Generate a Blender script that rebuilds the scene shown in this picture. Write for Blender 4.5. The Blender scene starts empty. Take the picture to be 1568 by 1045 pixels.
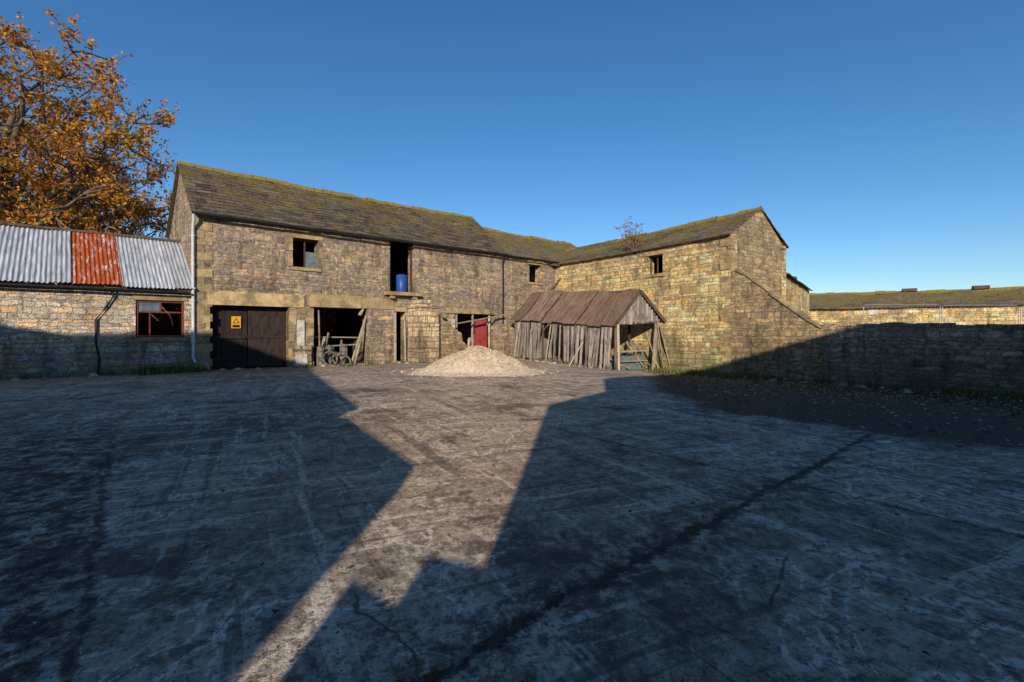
import bpy, math, random
from mathutils import Vector, noise
random.seed(7)
R=random.random
def U(a,b): return a+(b-a)*random.random()
scene=bpy.context.scene

# ---------------------------------------------------------------- node helpers
class NT:
    def __init__(s,name):
        s.mat=bpy.data.materials.new(name); s.mat.use_nodes=True
        s.nt=s.mat.node_tree; s.b=s.nt.nodes['Principled BSDF']
        s.b.inputs['Roughness'].default_value=0.9
        s.b.inputs['Specular IOR Level'].default_value=0.2
    def n(s,t,ins=None,**props):
        x=s.nt.nodes.new(t)
        for k,v in props.items(): setattr(x,k,v)
        for k,v in (ins or {}).items(): s.set(x.inputs[k],v)
        return x
    def set(s,sock,v):
        if isinstance(v,bpy.types.NodeSocket): s.nt.links.new(v,sock)
        else:
            if isinstance(v,tuple) and len(v)==3 and sock.type=='RGBA': v=v+(1,)
            sock.default_value=v
    def m(s,op,a,b=0.0,c=None,clamp=False):
        x=s.n('ShaderNodeMath',operation=op,use_clamp=clamp)
        s.set(x.inputs[0],a); s.set(x.inputs[1],b)
        if c is not None: s.set(x.inputs[2],c)
        return x.outputs[0]
    def ss(s,v,a,b,lo=0.0,hi=1.0):
        x=s.n('ShaderNodeMapRange',interpolation_type='SMOOTHSTEP')
        s.set(x.inputs[0],v);x.inputs[1].default_value=a;x.inputs[2].default_value=b
        x.inputs[3].default_value=lo;x.inputs[4].default_value=hi
        return x.outputs[0]
    def mix(s,f,a,b,mode='MIX'):
        x=s.n('ShaderNodeMix',data_type='RGBA',blend_type=mode)
        s.set(x.inputs[0],f);s.set(x.inputs[6],a);s.set(x.inputs[7],b)
        return x.outputs[2]
    def ramp(s,f,stops,interp='LINEAR'):
        x=s.n('ShaderNodeValToRGB'); cr=x.color_ramp; cr.interpolation=interp
        while len(cr.elements)<len(stops): cr.elements.new(0.5)
        for e,(p,c) in zip(cr.elements,stops): e.position=p; e.color=c+(1,)
        s.set(x.inputs[0],f); return x.outputs[0]
    def noise(s,vec,scale,detail=4,rough=.6,dim='3D',dist=0.0,out=0):
        x=s.n('ShaderNodeTexNoise',noise_dimensions=dim)
        if dim=='1D': s.set(x.inputs['W'],vec)
        else: s.set(x.inputs['Vector'],vec)
        x.inputs['Scale'].default_value=scale;x.inputs['Detail'].default_value=detail
        x.inputs['Roughness'].default_value=rough;x.inputs['Distortion'].default_value=dist
        return x.outputs[out]
    def sep(s,v):
        x=s.n('ShaderNodeSeparateXYZ');s.set(x.inputs[0],v);return x.outputs
    def comb(s,a,b,c=0.0):
        x=s.n('ShaderNodeCombineXYZ')
        for i,v in enumerate((a,b,c)): s.set(x.inputs[i],v)
        return x.outputs[0]
    def uv(s): return s.n('ShaderNodeUVMap').outputs[0]
    def obj(s): return s.n('ShaderNodeTexCoord').outputs['Object']
    def col(s):
        return s.n('ShaderNodeVertexColor',layer_name='Col').outputs[0]
    def bump(s,h,strength,dist):
        x=s.n('ShaderNodeBump');x.inputs['Strength'].default_value=strength
        x.inputs['Distance'].default_value=dist;s.set(x.inputs['Height'],h)
        s.nt.links.new(x.outputs[0],s.b.inputs['Normal'])
    def out(s,c,rough=None):
        s.set(s.b.inputs['Base Color'],c)
        if rough is not None: s.set(s.b.inputs['Roughness'],rough)
        return s.mat

def stone_mat(name,pal,mortar,w=.42,h=.2,jit=.07,stain=(.10,.085,.06),stain_amt=.5,mossy=.0,edge=(.0,.028),gain=1.0,low=.5,tint=(1,1,1)):
    pal=[tuple(min(.75,x*gain*t) for x,t in zip(p,tint)) for p in pal]; mortar=tuple(x*gain*t for x,t in zip(mortar,tint))
    s=NT(name); uv=s.uv(); o=s.sep(uv)
    nc=s.sep(s.noise(uv,2.6,2,.6,dim='2D',out=1))
    U2=s.m('MULTIPLY_ADD',s.m('SUBTRACT',nc[0],.5),jit*2.4,o[0])
    V2=s.m('MULTIPLY_ADD',s.m('SUBTRACT',nc[1],.5),jit*2.6,o[1])
    nv=s.noise(V2,2.1,1,.5,dim='1D')
    Vw=s.m('MULTIPLY_ADD',nv,.5,V2)
    Rr=s.m('DIVIDE',Vw,h); row=s.m('FLOOR',Rr); fv=s.m('SUBTRACT',Rr,row)
    wn=s.n('ShaderNodeTexWhiteNoise',{'W':row},noise_dimensions='1D').outputs[0]
    nn=s.noise(s.comb(s.m('MULTIPLY',U2,1.7),s.m('MULTIPLY',row,5.37)),1,1,.5,dim='2D')
    C=s.m('ADD',s.m('DIVIDE',U2,w),s.m('ADD',s.m('MULTIPLY',wn,10),s.m('MULTIPLY',nn,3.2)))
    cell=s.m('FLOOR',C); fu=s.m('SUBTRACT',C,cell)
    idn=s.n('ShaderNodeTexWhiteNoise',{'Vector':s.comb(cell,row)},noise_dimensions='2D')
    eu=s.m('MULTIPLY',s.m('MINIMUM',fu,s.m('SUBTRACT',1,fu)),w)
    ev=s.m('MULTIPLY',s.m('MINIMUM',fv,s.m('SUBTRACT',1,fv)),h)
    e=s.m('SMOOTH_MIN',eu,ev,.05)
    fine=s.noise(uv,19,3,.7,dim='2D')
    e=s.m('ADD',e,s.m('MULTIPLY',s.m('SUBTRACT',fine,.5),.05))
    mf=s.ss(e,edge[0],edge[1])
    c=s.ramp(idn.outputs[0],[(i/(len(pal)-1),p) for i,p in enumerate(pal)])
    med=s.noise(uv,6,4,.7,dim='2D')
    c=s.mix(1.0,c,s.ramp(med,[(.28,(.6,.6,.62)),(.5,(1,.98,.96)),(.72,(1.4,1.36,1.3))]),'MULTIPLY')
    c=s.mix(1.0,c,s.ramp(fine,[(.28,(.68,.68,.68)),(.7,(1.32,1.32,1.32))]),'MULTIPLY')
    c=s.mix(mf,s.mix(1.0,mortar,s.ramp(med,[(.35,(.55,.55,.55)),(.65,(1.2,1.2,1.2))]),'MULTIPLY'),c)
    big=s.noise(uv,.55,5,.7,dim='2D')
    c=s.mix(s.ss(big,.49,.66,0,stain_amt),c,stain)
    streak=s.noise(s.comb(s.m('MULTIPLY',o[0],2.2),s.m('MULTIPLY',o[1],.35)),1.3,4,.6,dim='2D')
    c=s.mix(s.ss(streak,.5,.70,0,.65),c,s.mix(1.0,c,(.42,.40,.40),'MULTIPLY'))
    pale=s.noise(s.comb(s.m('ADD',o[0],31.3),o[1]),.9,4,.65,dim='2D')
    c=s.mix(s.ss(pale,.52,.68,0,.5),c,s.mix(1.0,c,(1.5,1.42,1.32),'MULTIPLY'))
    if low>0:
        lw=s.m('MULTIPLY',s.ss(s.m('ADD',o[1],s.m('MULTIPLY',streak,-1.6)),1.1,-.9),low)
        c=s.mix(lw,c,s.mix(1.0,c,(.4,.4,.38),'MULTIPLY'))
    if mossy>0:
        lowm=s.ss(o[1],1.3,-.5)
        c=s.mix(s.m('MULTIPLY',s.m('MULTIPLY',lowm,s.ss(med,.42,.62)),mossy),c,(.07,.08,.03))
    hgt=s.m('ADD',s.m('MULTIPLY',mf,s.m('ADD',.5,s.m('MULTIPLY',s.sep(idn.outputs[1])[1],.8))),s.m('MULTIPLY',fine,.8))
    s.bump(hgt,1.0,.05)
    return s.out(c)

def dressed_mat(name,a,b):
    s=NT(name);v=s.uv();f=s.noise(v,3,6,.7,dim='2D')
    c=s.ramp(f,[(.3,a),(.65,b)])
    c=s.mix(1.0,c,s.ramp(s.col(),[(0,(.6,.6,.62)),(1,(1.2,1.15,1.05))]),'MULTIPLY')
    c=s.mix(s.ss(s.noise(v,1.1,5,.7,dim='2D'),.47,.65,0,.6),c,(.13,.105,.07))
    s.bump(s.noise(v,13,4,.75,dim='2D'),.9,.03);return s.out(c)
def slate_mat(name,pal,moss=(.10,.095,.02),mossamt=.5,th=.5):
    s=NT(name);v=s.uv();c=s.ramp(s.col(),[(i/(len(pal)-1),p) for i,p in enumerate(pal)])
    f=s.noise(v,9,4,.7,dim='2D')
    c=s.mix(1.0,c,s.ramp(f,[(.3,(.5,.5,.5)),(.7,(1.4,1.4,1.4))]),'MULTIPLY')
    nz=s.noise(v,.9,6,.75,dim='2D');up=s.m('MULTIPLY',s.sep(v)[1],.045)
    c=s.mix(s.ss(s.m('ADD',nz,up),th,th+.2,0,mossamt),c,s.ramp(f,[(.35,moss),(.65,(moss[0]*2.1,moss[1]*1.7,moss[2]*1.4))]))
    c=s.mix(s.ss(s.noise(v,4,4,.7,dim='2D'),.58,.68,0,.5),c,(.25,.21,.15))
    s.bump(f,.9,.04);return s.out(c)
def wood_mat(name,a,b,scl=1.0):
    s=NT(name);v=s.uv();o=s.sep(v)
    g=s.noise(s.comb(s.m('MULTIPLY',o[0],30*scl),s.m('MULTIPLY',o[1],1.6)),1,5,.65,dim='2D')
    c=s.ramp(g,[(.3,a),(.7,b)])
    c=s.mix(1.0,c,s.ramp(s.col(),[(0,(.5,.47,.45)),(1,(1.25,1.22,1.2))]),'MULTIPLY')
    c=s.mix(s.ss(s.noise(v,2,4,dim='2D'),.48,.68,0,.6),c,tuple(x*.4 for x in a))
    s.bump(g,.7,.01);return s.out(c)
def plain(name,a,b=None,scale=4,rough=.8,metal=0,bump=.0):
    s=NT(name);b=b or tuple(x*.6 for x in a)
    v=s.obj();c=s.ramp(s.noise(v,scale,4,.65),[(.35,b),(.65,a)])
    s.b.inputs['Metallic'].default_value=metal
    if bump: s.bump(s.noise(v,scale*4,4,.7),bump,.02)
    return s.out(c,rough)
def corr_mat(name,pal,rust,amt,lo,hi,rough=.55,metal=.0):
    s=NT(name);v=s.uv();o=s.sep(v)
    c=s.ramp(s.col(),[(i/(len(pal)-1),p) for i,p in enumerate(pal)])
    st=s.noise(s.comb(s.m('MULTIPLY',o[0],3.5),s.m('MULTIPLY',o[1],.8)),1.5,5,.7,dim='2D')
    c=s.mix(1.0,c,s.ramp(s.noise(s.comb(s.m('MULTIPLY',o[0],12),o[1]),1,4,.6,dim='2D'),[(.3,(.6,.6,.6)),(.7,(1.25,1.25,1.25))]),'MULTIPLY')
    c=s.mix(s.ss(st,lo,hi,0,amt),c,s.ramp(s.noise(v,6,4,dim='2D'),[(.3,rust),(.7,tuple(x*2.0 for x in rust))]))
    s.b.inputs['Metallic'].default_value=metal
    return s.out(c,rough)

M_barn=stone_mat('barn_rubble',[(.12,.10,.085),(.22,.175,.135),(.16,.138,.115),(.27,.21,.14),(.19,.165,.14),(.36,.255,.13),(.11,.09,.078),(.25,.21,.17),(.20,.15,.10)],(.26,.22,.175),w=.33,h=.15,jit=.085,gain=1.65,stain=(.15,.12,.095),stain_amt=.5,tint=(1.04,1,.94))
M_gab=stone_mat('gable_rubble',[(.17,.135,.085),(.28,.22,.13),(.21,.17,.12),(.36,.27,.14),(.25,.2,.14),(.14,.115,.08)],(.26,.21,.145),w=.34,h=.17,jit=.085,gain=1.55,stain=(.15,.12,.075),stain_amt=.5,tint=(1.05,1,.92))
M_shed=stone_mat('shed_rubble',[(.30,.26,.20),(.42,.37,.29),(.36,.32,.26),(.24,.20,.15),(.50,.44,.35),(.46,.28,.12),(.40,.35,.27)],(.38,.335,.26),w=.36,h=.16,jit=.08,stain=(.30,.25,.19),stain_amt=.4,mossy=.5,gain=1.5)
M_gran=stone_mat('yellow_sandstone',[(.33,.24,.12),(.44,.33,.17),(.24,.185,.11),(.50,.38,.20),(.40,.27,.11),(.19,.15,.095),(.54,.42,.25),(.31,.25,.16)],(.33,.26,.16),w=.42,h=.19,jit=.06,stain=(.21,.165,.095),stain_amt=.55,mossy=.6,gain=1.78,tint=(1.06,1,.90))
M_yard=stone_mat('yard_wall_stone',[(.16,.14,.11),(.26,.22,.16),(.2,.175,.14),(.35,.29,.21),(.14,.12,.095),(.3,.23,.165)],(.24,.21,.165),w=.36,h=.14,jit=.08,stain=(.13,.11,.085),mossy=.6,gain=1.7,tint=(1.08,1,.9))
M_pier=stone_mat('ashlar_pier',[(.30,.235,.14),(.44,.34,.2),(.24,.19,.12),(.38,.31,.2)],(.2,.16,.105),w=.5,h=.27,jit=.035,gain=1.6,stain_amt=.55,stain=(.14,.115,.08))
M_lint=dressed_mat('dressed_lintel',(.34,.25,.13),(.56,.43,.235))
M_slate=slate_mat('barn_stone_slate',[(.06,.048,.036),(.13,.10,.074),(.09,.072,.056),(.185,.145,.105)],(.10,.09,.028),mossamt=.75,th=.53)
M_slate2=slate_mat('mossy_stone_slate',[(.09,.073,.052),(.18,.145,.105),(.13,.105,.08),(.235,.19,.135)],(.12,.108,.03),mossamt=.8,th=.47)
M_ridge=slate_mat('mossy_ridge',[(.11,.09,.045),(.24,.19,.09)],(.16,.135,.03),.8,.35)
M_wood=wood_mat('weathered_boards',(.18,.163,.148),(.39,.36,.325))
M_dwood=wood_mat('dark_timber',(.07,.055,.04),(.17,.13,.09))
M_bleach=wood_mat('bleached_timber',(.28,.23,.17),(.50,.43,.33))
M_galv=corr_mat('galvanised_sheet',[(.34,.37,.40),(.5,.53,.57),(.42,.45,.49)],(.2,.14,.10),.5,.55,.78,.5,.2)
M_rust=corr_mat('rusted_sheet',[(.36,.075,.02),(.42,.10,.03)],(.34,.30,.28),.75,.53,.64,.8)
M_brn=corr_mat('weathered_brown_sheet',[(.115,.082,.06),(.19,.145,.115),(.15,.108,.083)],(.085,.045,.028),.85,.42,.62,.9)
M_pipe=plain('pale_plastic_pipe',(.62,.63,.65),(.48,.49,.5),3,.5)
M_black=plain('black_gutter',(.02,.02,.022),(.012,.012,.013),3,.5)
M_cable=plain('black_cable',(.03,.025,.022),(.02,.02,.02),3,.6)
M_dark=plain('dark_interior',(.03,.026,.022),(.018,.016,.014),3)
M_door=wood_mat('brown_plank_door_shaded',(.028,.021,.018),(.062,.046,.04))  # brown planks, darkened to paint in the shade of the recessed doorway
M_red=wood_mat('faded_red_door',(.26,.035,.04),(.45,.08,.075))
M_redf=plain('red_window_frame',(.2,.04,.035),(.11,.035,.03),6,.7)
M_brf=plain('brown_frame',(.10,.045,.035),(.06,.035,.03),6,.7)
M_white=plain('white_paint',(.66,.62,.54),(.34,.30,.24),5)
M_yel=plain('yellow_sign',(.7,.38,.03),(.6,.3,.03),5,.5)
M_blk=plain('sign_black',(.02,.02,.02))
M_blue=plain('blue_plastic',(.02,.09,.34),(.02,.06,.22),3,.4)
M_glass=plain('dusty_glass',(.16,.2,.23),(.08,.1,.12),3,.12)
M_heap=plain('limestone_gravel',(.70,.58,.42),(.46,.37,.26),9,.95,0,.8)
M_bark=plain('oak_bark',(.2,.155,.11),(.085,.065,.05),5,.95,0,.8)
M_steel=plain('galvanised_steel',(.45,.46,.48),(.35,.36,.38),5,.4,.6)

# ---------------------------------------------------------------- mesh helper
class MB:
    def __init__(s): s.v=[];s.f=[];s.uv=[];s.c=[];s.mi=[]
    def poly(s,pts,uvs=None,c=.5,mi=0):
        i=len(s.v); s.v+= [tuple(p) for p in pts]; s.f.append(tuple(range(i,i+len(pts))))
        s.uv.append(uvs or [(p[0],p[1]) for p in pts]); s.c.append(c); s.mi.append(mi)
    def box(s,F,s0,s1,d0,d1,z0,z1,c=.5,mi=0,uvo=(0,0)):
        P=lambda a,b,z:F(a,b,z)
        a,b=uvo
        s.poly([P(s0,d0,z0),P(s1,d0,z0),P(s1,d0,z1),P(s0,d0,z1)],[(s0+a,z0+b),(s1+a,z0+b),(s1+a,z1+b),(s0+a,z1+b)],c,mi)
        s.poly([P(s1,d1,z0),P(s0,d1,z0),P(s0,d1,z1),P(s1,d1,z1)],[(s1+a,z0+b),(s0+a,z0+b),(s0+a,z1+b),(s1+a,z1+b)],c,mi)
        s.poly([P(s1,d0,z0),P(s1,d1,z0),P(s1,d1,z1),P(s1,d0,z1)],[(s1+a+0,z0+b),(s1+a+d1-d0,z0+b),(s1+a+d1-d0,z1+b),(s1+a,z1+b)],c,mi)
        s.poly([P(s0,d1,z0),P(s0,d0,z0),P(s0,d0,z1),P(s0,d1,z1)],[(s0+a-(d1-d0),z0+b),(s0+a,z0+b),(s0+a,z1+b),(s0+a-(d1-d0),z1+b)],c,mi)
        s.poly([P(s0,d0,z1),P(s1,d0,z1),P(s1,d1,z1),P(s0,d1,z1)],[(s0+a,d0+b),(s1+a,d0+b),(s1+a,d1+b),(s0+a,d1+b)],c,mi)
        s.poly([P(s0,d1,z0),P(s1,d1,z0),P(s1,d0,z0),P(s0,d0,z0)],[(s0+a,d1+b),(s1+a,d1+b),(s1+a,d0+b),(s0+a,d0+b)],c,mi)
    def bar(s,p,q,w,t,c=.5,mi=0,side=None):
        p=Vector(p);q=Vector(q);d=(q-p);L=d.length;d.normalize()
        sd=Vector(side) if side else Vector((0,0,1)).cross(d)
        if sd.length<1e-3: sd=Vector((1,0,0))
        sd=(sd-d*sd.dot(d)).normalized();up=d.cross(sd)
        def F(a,b,z): return p+sd*a+up*b+d*z
        u0=U(0,50)
        s.box(F,-w/2,w/2,-t/2,t/2,0,L,c,mi,(u0,U(0,20)))
    def tube(s,pts,rad,n=6,c=.5,mi=0):
        pts=[Vector(p) for p in pts]; rs=rad if isinstance(rad,(list,tuple)) else [rad]*len(pts)
        rings=[];acc=0
        for i,p in enumerate(pts):
            d=(pts[min(i+1,len(pts)-1)]-pts[max(i-1,0)]).normalized()
            a=d.cross(Vector((0,0,1)) if abs(d.z)<.9 else Vector((1,0,0))).normalized();b=d.cross(a)
            base=len(s.v)
            for k in range(n):
                t=2*math.pi*k/n; s.v.append(tuple(p+(a*math.cos(t)+b*math.sin(t))*rs[i]))
            rings.append(base)
        for i in range(len(pts)-1):
            for k in range(n):
                k2=(k+1)%n
                s.f.append((rings[i]+k,rings[i]+k2,rings[i+1]+k2,rings[i+1]+k))
                s.uv.append([(k/n,i),((k+1)/n,i),((k+1)/n,i+1),(k/n,i+1)]);s.c.append(c);s.mi.append(mi)
    def rock(s,p,k,c=.5,flat=.7):
        ring=[];n=5;a0=U(0,6.28)
        for i in range(n):
            a=a0+i*2*math.pi/n;r=k*U(.7,1.1);ring.append(Vector((p[0]+r*math.cos(a),p[1]+r*math.sin(a)*.85,p[2]+U(-.05,.1)*k)))
        top=Vector((p[0]+U(-.3,.3)*k,p[1]+U(-.3,.3)*k,p[2]+k*flat*U(.7,1.1)))
        r2=[q.lerp(top,.45)+Vector((0,0,k*.25)) for q in ring]
        for i in range(n):
            j=(i+1)%n;s.poly([ring[i],ring[j],r2[j],r2[i]],None,c);s.poly([r2[i],r2[j],top],None,c)
    def build(s,name,mats,parent=None,smooth=False):
        me=bpy.data.meshes.new(name); me.from_pydata(s.v,[],s.f)
        if not isinstance(mats,(list,tuple)): mats=[mats]
        for m in mats: me.materials.append(m)
        ul=me.uv_layers.new(name='UVMap'); fl=[]
        for u in s.uv:
            for a in u: fl+= [a[0],a[1]]
        ul.data.foreach_set('uv',fl)
        ca=me.color_attributes.new('Col','FLOAT_COLOR','CORNER'); cl=[]
        for f,c in zip(s.f,s.c):
            cl+= [c,c,c,1.0]*len(f)
        ca.data.foreach_set('color',cl)
        me.polygons.foreach_set('material_index',s.mi)
        if smooth: me.polygons.foreach_set('use_smooth',[True]*len(s.f))
        me.update()
        o=bpy.data.objects.new(name,me); scene.collection.objects.link(o)
        if parent: o.parent=parent
        return o
def empty(name):
    o=bpy.data.objects.new(name,None); scene.collection.objects.link(o); o.empty_display_size=.3; return o
def frame(ox,oy,u,v):
    def F(s,d,z): return Vector((ox+u[0]*s+v[0]*d, oy+u[1]*s+v[1]*d, z))
    return F

def wall(name,F,s0,s1,z0,z1,d,th,ops,mat,parent,ztop=None,wob=.02):
    mb=MB()
    S=sorted(set([s0,s1]+[o[0] for o in ops]+[o[1] for o in ops]+[s0+(s1-s0)*i/24 for i in range(1,24)]))
    Z=sorted(set([z0,z1]+[o[2] for o in ops]+[o[3] for o in ops]+[z0+(z1-z0)*i/8 for i in range(1,8)]))
    def solid(i,j):
        if i<0 or j<0 or i>=len(S)-1 or j>=len(Z)-1: return False
        a=(S[i]+S[i+1])/2;b=(Z[j]+Z[j+1])/2
        return not any(o[0]<a<o[1] and o[2]<b<o[3] for o in ops)
    def W(s,dd,z):
        k=wob*noise.noise(Vector((s*.7,z*.7,d)))*2
        return F(s,dd+k,z)
    for i in range(len(S)-1):
        for j in range(len(Z)-1):
            if not solid(i,j): continue
            a,b,c,e=S[i],S[i+1],Z[j],Z[j+1]
            mb.poly([W(a,d,c),W(b,d,c),W(b,d,e),W(a,d,e)],[(a,c),(b,c),(b,e),(a,e)])
            mb.poly([W(b,d+th,c),W(a,d+th,c),W(a,d+th,e),W(b,d+th,e)],[(b,c),(a,c),(a,e),(b,e)])
            if not solid(i-1,j): mb.poly([W(a,d+th,c),W(a,d,c),W(a,d,e),W(a,d+th,e)],[(a-th,c),(a,c),(a,e),(a-th,e)])
            if not solid(i+1,j): mb.poly([W(b,d,c),W(b,d+th,c),W(b,d+th,e),W(b,d,e)],[(b,c),(b+th,c),(b+th,e),(b,e)])
            if not solid(i,j+1): mb.poly([W(a,d,e),W(b,d,e),W(b,d+th,e),W(a,d+th,e)],[(a,e),(b,e),(b,e+th),(a,e+th)])
            if not solid(i,j-1): mb.poly([W(a,d+th,c),W(b,d+th,c),W(b,d,c),W(a,d,c)],[(a,c-th),(b,c-th),(b,c),(a,c)])
    return mb.build(name,mat,parent)
def gable(name,F,s,th,pts,mat,parent,uo=0):
    mb=MB()
    mb.poly([F(s,p[0],p[1]) for p in pts],[(p[0]+uo,p[1]) for p in pts])
    mb.poly([F(s+th,p[0],p[1]) for p in reversed(pts)],[(p[0]+uo,p[1]) for p in reversed(pts)])
    for i in range(len(pts)):
        p,q=pts[i],pts[(i+1)%len(pts)]
        mb.poly([F(s,p[0],p[1]),F(s+th,p[0],p[1]),F(s+th,q[0],q[1]),F(s,q[0],q[1])],[(0,p[1]),(th,p[1]),(th,q[1]+.1),(0,q[1]+.1)])
    return mb.build(name,mat,parent)

def slates(name,F,s0,s1,d0,z0,d1,z1,row,mat,parent,width=(.3,.65),sag=.12,skew=0,thick=.04):
    mb=MB()
    L=math.hypot(d1-d0,z1-z0); n=max(2,int(L/row)); dn=((d1-d0)/L,(z1-z0)/L); nm=(-dn[1],dn[0])
    if nm[1]<0: nm=(-nm[0],-nm[1])
    def P(s,a,o):
        k=sag*noise.noise(Vector((s*.4,a*.5,s0+d0)))*min(1,a+.3)-sag*.6*math.sin(math.pi*(s-s0)/(s1-s0))*(a/L)
        return F(s+skew*a,d0+dn[0]*a+nm[0]*(o),z0+dn[1]*a+nm[1]*(o)+k)
    for r in range(n):
        a0=r*L/n; a1=min(L,a0+L/n*1.35); s=s0
        while s<s1-.02:
            w=U(*width); e=min(s+w,s1)
            if s1-e<.12: e=s1
            j=U(-.035,.035);o0=thick+U(0,.03);o1=.008+U(0,.006);b0=a0+j;g=.006
            c=R();A,B=s+g,e-g;tl=U(-.012,.012)
            if R()<.04: o0+=.04;b0-=.06
            mb.poly([P(A,b0,o0+tl),P(B,b0,o0-tl),P(B,a1,o1),P(A,a1,o1)],[(A,b0),(B,b0),(B,a1),(A,a1)],c)
            mb.poly([P(A,b0,-.01),P(B,b0,-.01),P(B,b0,o0-tl),P(A,b0,o0+tl)],[(A,b0-.1),(B,b0-.1),(B,b0),(A,b0)],c*.5)
            mb.poly([P(A,a1,-.01),P(A,b0,-.01),P(A,b0,o0+tl),P(A,a1,o1)],[(A,a1),(A,b0),(A,b0),(A,a1)],c*.5)
            mb.poly([P(B,b0,-.01),P(B,a1,-.01),P(B,a1,o1),P(B,b0,o0-tl)],[(B,a1),(B,b0),(B,b0),(B,a1)],c*.5)
            s=e
    K=16
    for i in range(K):
        a=s0+(s1-s0)*i/K;b=s0+(s1-s0)*(i+1)/K
        for q in range(5):
            y0,y1=L*q/5,L*(q+1)/5
            mb.poly([P(a,y0,-.02),P(b,y0,-.02),P(b,y1,-.02),P(a,y1,-.02)],None,.1)
    return mb.build(name,mat,parent)
def ridge(name,F,s0,s1,d,z,mat,parent,skew=0,sag=.12):
    mb=MB(); s=s0
    while s<s1:
        e=min(s+U(.45,.7),s1); h=U(-.02,.04)-sag*.6*math.sin(math.pi*((s+e)/2-s0)/(s1-s0))+sag*.5*noise.noise(Vector((s*.4,9,s0)))
        c=R()
        for sg in (-1,1):
            a=F(s+.01,d,z+.13+h);b=F(e-.01,d,z+.13+h);p=F(s+.01,d+sg*.2,z-.03+h);q=F(e-.01,d+sg*.2,z-.03+h)
            p2=p-Vector((0,0,.1));q2=q-Vector((0,0,.1))
            mb.poly([a,b,q,p] if sg>0 else [b,a,p,q],[(s,3),(e,3),(e,3.3),(s,3.3)],c)
            mb.poly([p,q,q2,p2],[(s,3),(e,3),(e,3.1),(s,3.1)],c)
        mb.poly([F(s+.01,d-.2,z-.1+h),F(s+.01,d+.2,z-.1+h),F(s+.01,d,z+.13+h)],None,c)
        mb.poly([F(e-.01,d-.2,z-.1+h),F(e-.01,d+.2,z-.1+h),F(e-.01,d,z+.13+h)],None,c)
        s=e
    return mb.build(name,mat,parent)
def corr(name,a,b,c,d,waves,amp,mat,parent,sheets=None,mats=None,sub=8,irr=.02):
    a,b,c,d=map(Vector,(a,b,c,d)); nrm=(b-a).cross(d-a).normalized()
    if nrm.z<0: nrm=-nrm
    mb=MB();n=waves*sub;W=(b-a).length;L=(d-a).length;rows=4
    sh=sheets or [(0,1,0)]
    for (t0,t1,mi) in sh:
        cc=R();off=U(0,irr);lo=U(-.07,.05)*1.0;tilt=U(-.6,.6)*irr
        i0=int(round(t0*n));i1=int(round(t1*n))
        base=len(mb.v)
        for r in range(rows+1):
            f=r/rows
            for i in range(i0,i1+1):
                t=i/n;p=a.lerp(b,t).lerp(d.lerp(c,t),f if r else lo/L)
                p=p+nrm*(amp*math.cos(2*math.pi*t*waves)+off+tilt*(i-i0)/max(1,i1-i0)+irr*1.5*noise.noise(Vector((t*6,f*2.5,W))))
                mb.v.append(tuple(p))
        k=i1-i0+1
        for r in range(rows):
            for i in range(i1-i0):
                q=base+r*k+i
                mb.f.append((q,q+1,q+k+1,q+k))
                t=(i0+i)/n*W;t2=(i0+i+1)/n*W;y0=r*L/rows;y1=(r+1)*L/rows
                mb.uv.append([(t,y0),(t2,y0),(t2,y1),(t,y1)]);mb.c.append(cc);mb.mi.append(mi)
    return mb.build(name,mats or [mat],parent,smooth=True)

# ---------------------------------------------------------------- frames
u=(.782,.623); v=(-.70,.714)
FB=frame(-13.25,19.0,u,v)
Cx,Cy=3.08,32.0
w=(.584,-.811); wv=(.811,.584)
FG=frame(Cx,Cy,w,wv)
def sstep(a,b,x):
    t=max(0,min(1,(x-a)/(b-a)));return t*t*(3-2*t)
def gz(x,y):
    n=(x-Cx)*-.811+(y-Cy)*-.584; t=(x-Cx)*.584+(y-Cy)*-.811
    g=-.45*sstep(10,0,n)*sstep(0,8,t)
    if t>12.2 and n<0: g+=.95*sstep(-.5,-1.3,n)*sstep(13.2,16.5,t)
    return g

# ================================================================ BARN
barn=empty('stone_barn')
H=6.7
ops=[(.53,3.61,-.3,2.8),(4.71,7.35,-.3,2.85),(8.81,9.5,-.3,2.75),(12.6,15.6,-.3,2.75),
     (3.78,4.95,4.71,6.08),(8.59,9.96,3.8,6.62)]
wall('front_wall',FB,0,16.2,-.3,H,0,.55,ops,M_barn,barn)
wall('back_wall',FB,0,25,-.3,H,5.85,.55,[],M_barn,barn)
DR=3.2;ZR=9.5
gable('gable_wall',FB,0,.5,[(.55,-.3),(5.85,-.3),(5.85,H),(6.3,H-.1),(DR,ZR-.08),(.0,H-.05),(.55,H-.05)],M_barn,barn)
gable('end_gable',FB,15.7,.5,[(.55,-.3),(5.85,-.3),(6.3,H-.1),(DR,ZR-.08),(.0,H-.05)],M_barn,barn)
wall('front_wall_east',FB,16.2,20.9,-.3,H-.1,.02,.53,[(18.45,19.5,5.0,6.2)],M_barn,barn)
slates('roof_front',FB,-.15,16.3,-.28,H-.12,DR,ZR,.27,M_slate,barn)
slates('roof_back',FB,-.15,16.3,6.7,H-.12,DR,ZR,.5,M_slate,barn,(.8,1.2))
ridge('ridge_stones',FB,-.15,16.3,DR,ZR,M_ridge,barn)
slates('roof_front_east',FB,16.31,26,-.26,H-.14,DR,8.9,.27,M_slate2,barn)
slates('roof_back_east',FB,16.31,26,6.7,H-.2,DR,8.9,.5,M_slate2,barn,(.8,1.2))
ridge('ridge_stones_east',FB,16.31,26,DR,8.9,M_ridge,barn)
mb=MB(); mb.box(FB,.5,25,.55,5.85,-.2,.03,mi=0); mb.box(FB,.5,15.7,.551,5.85,3.45,3.7,mi=0)
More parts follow.
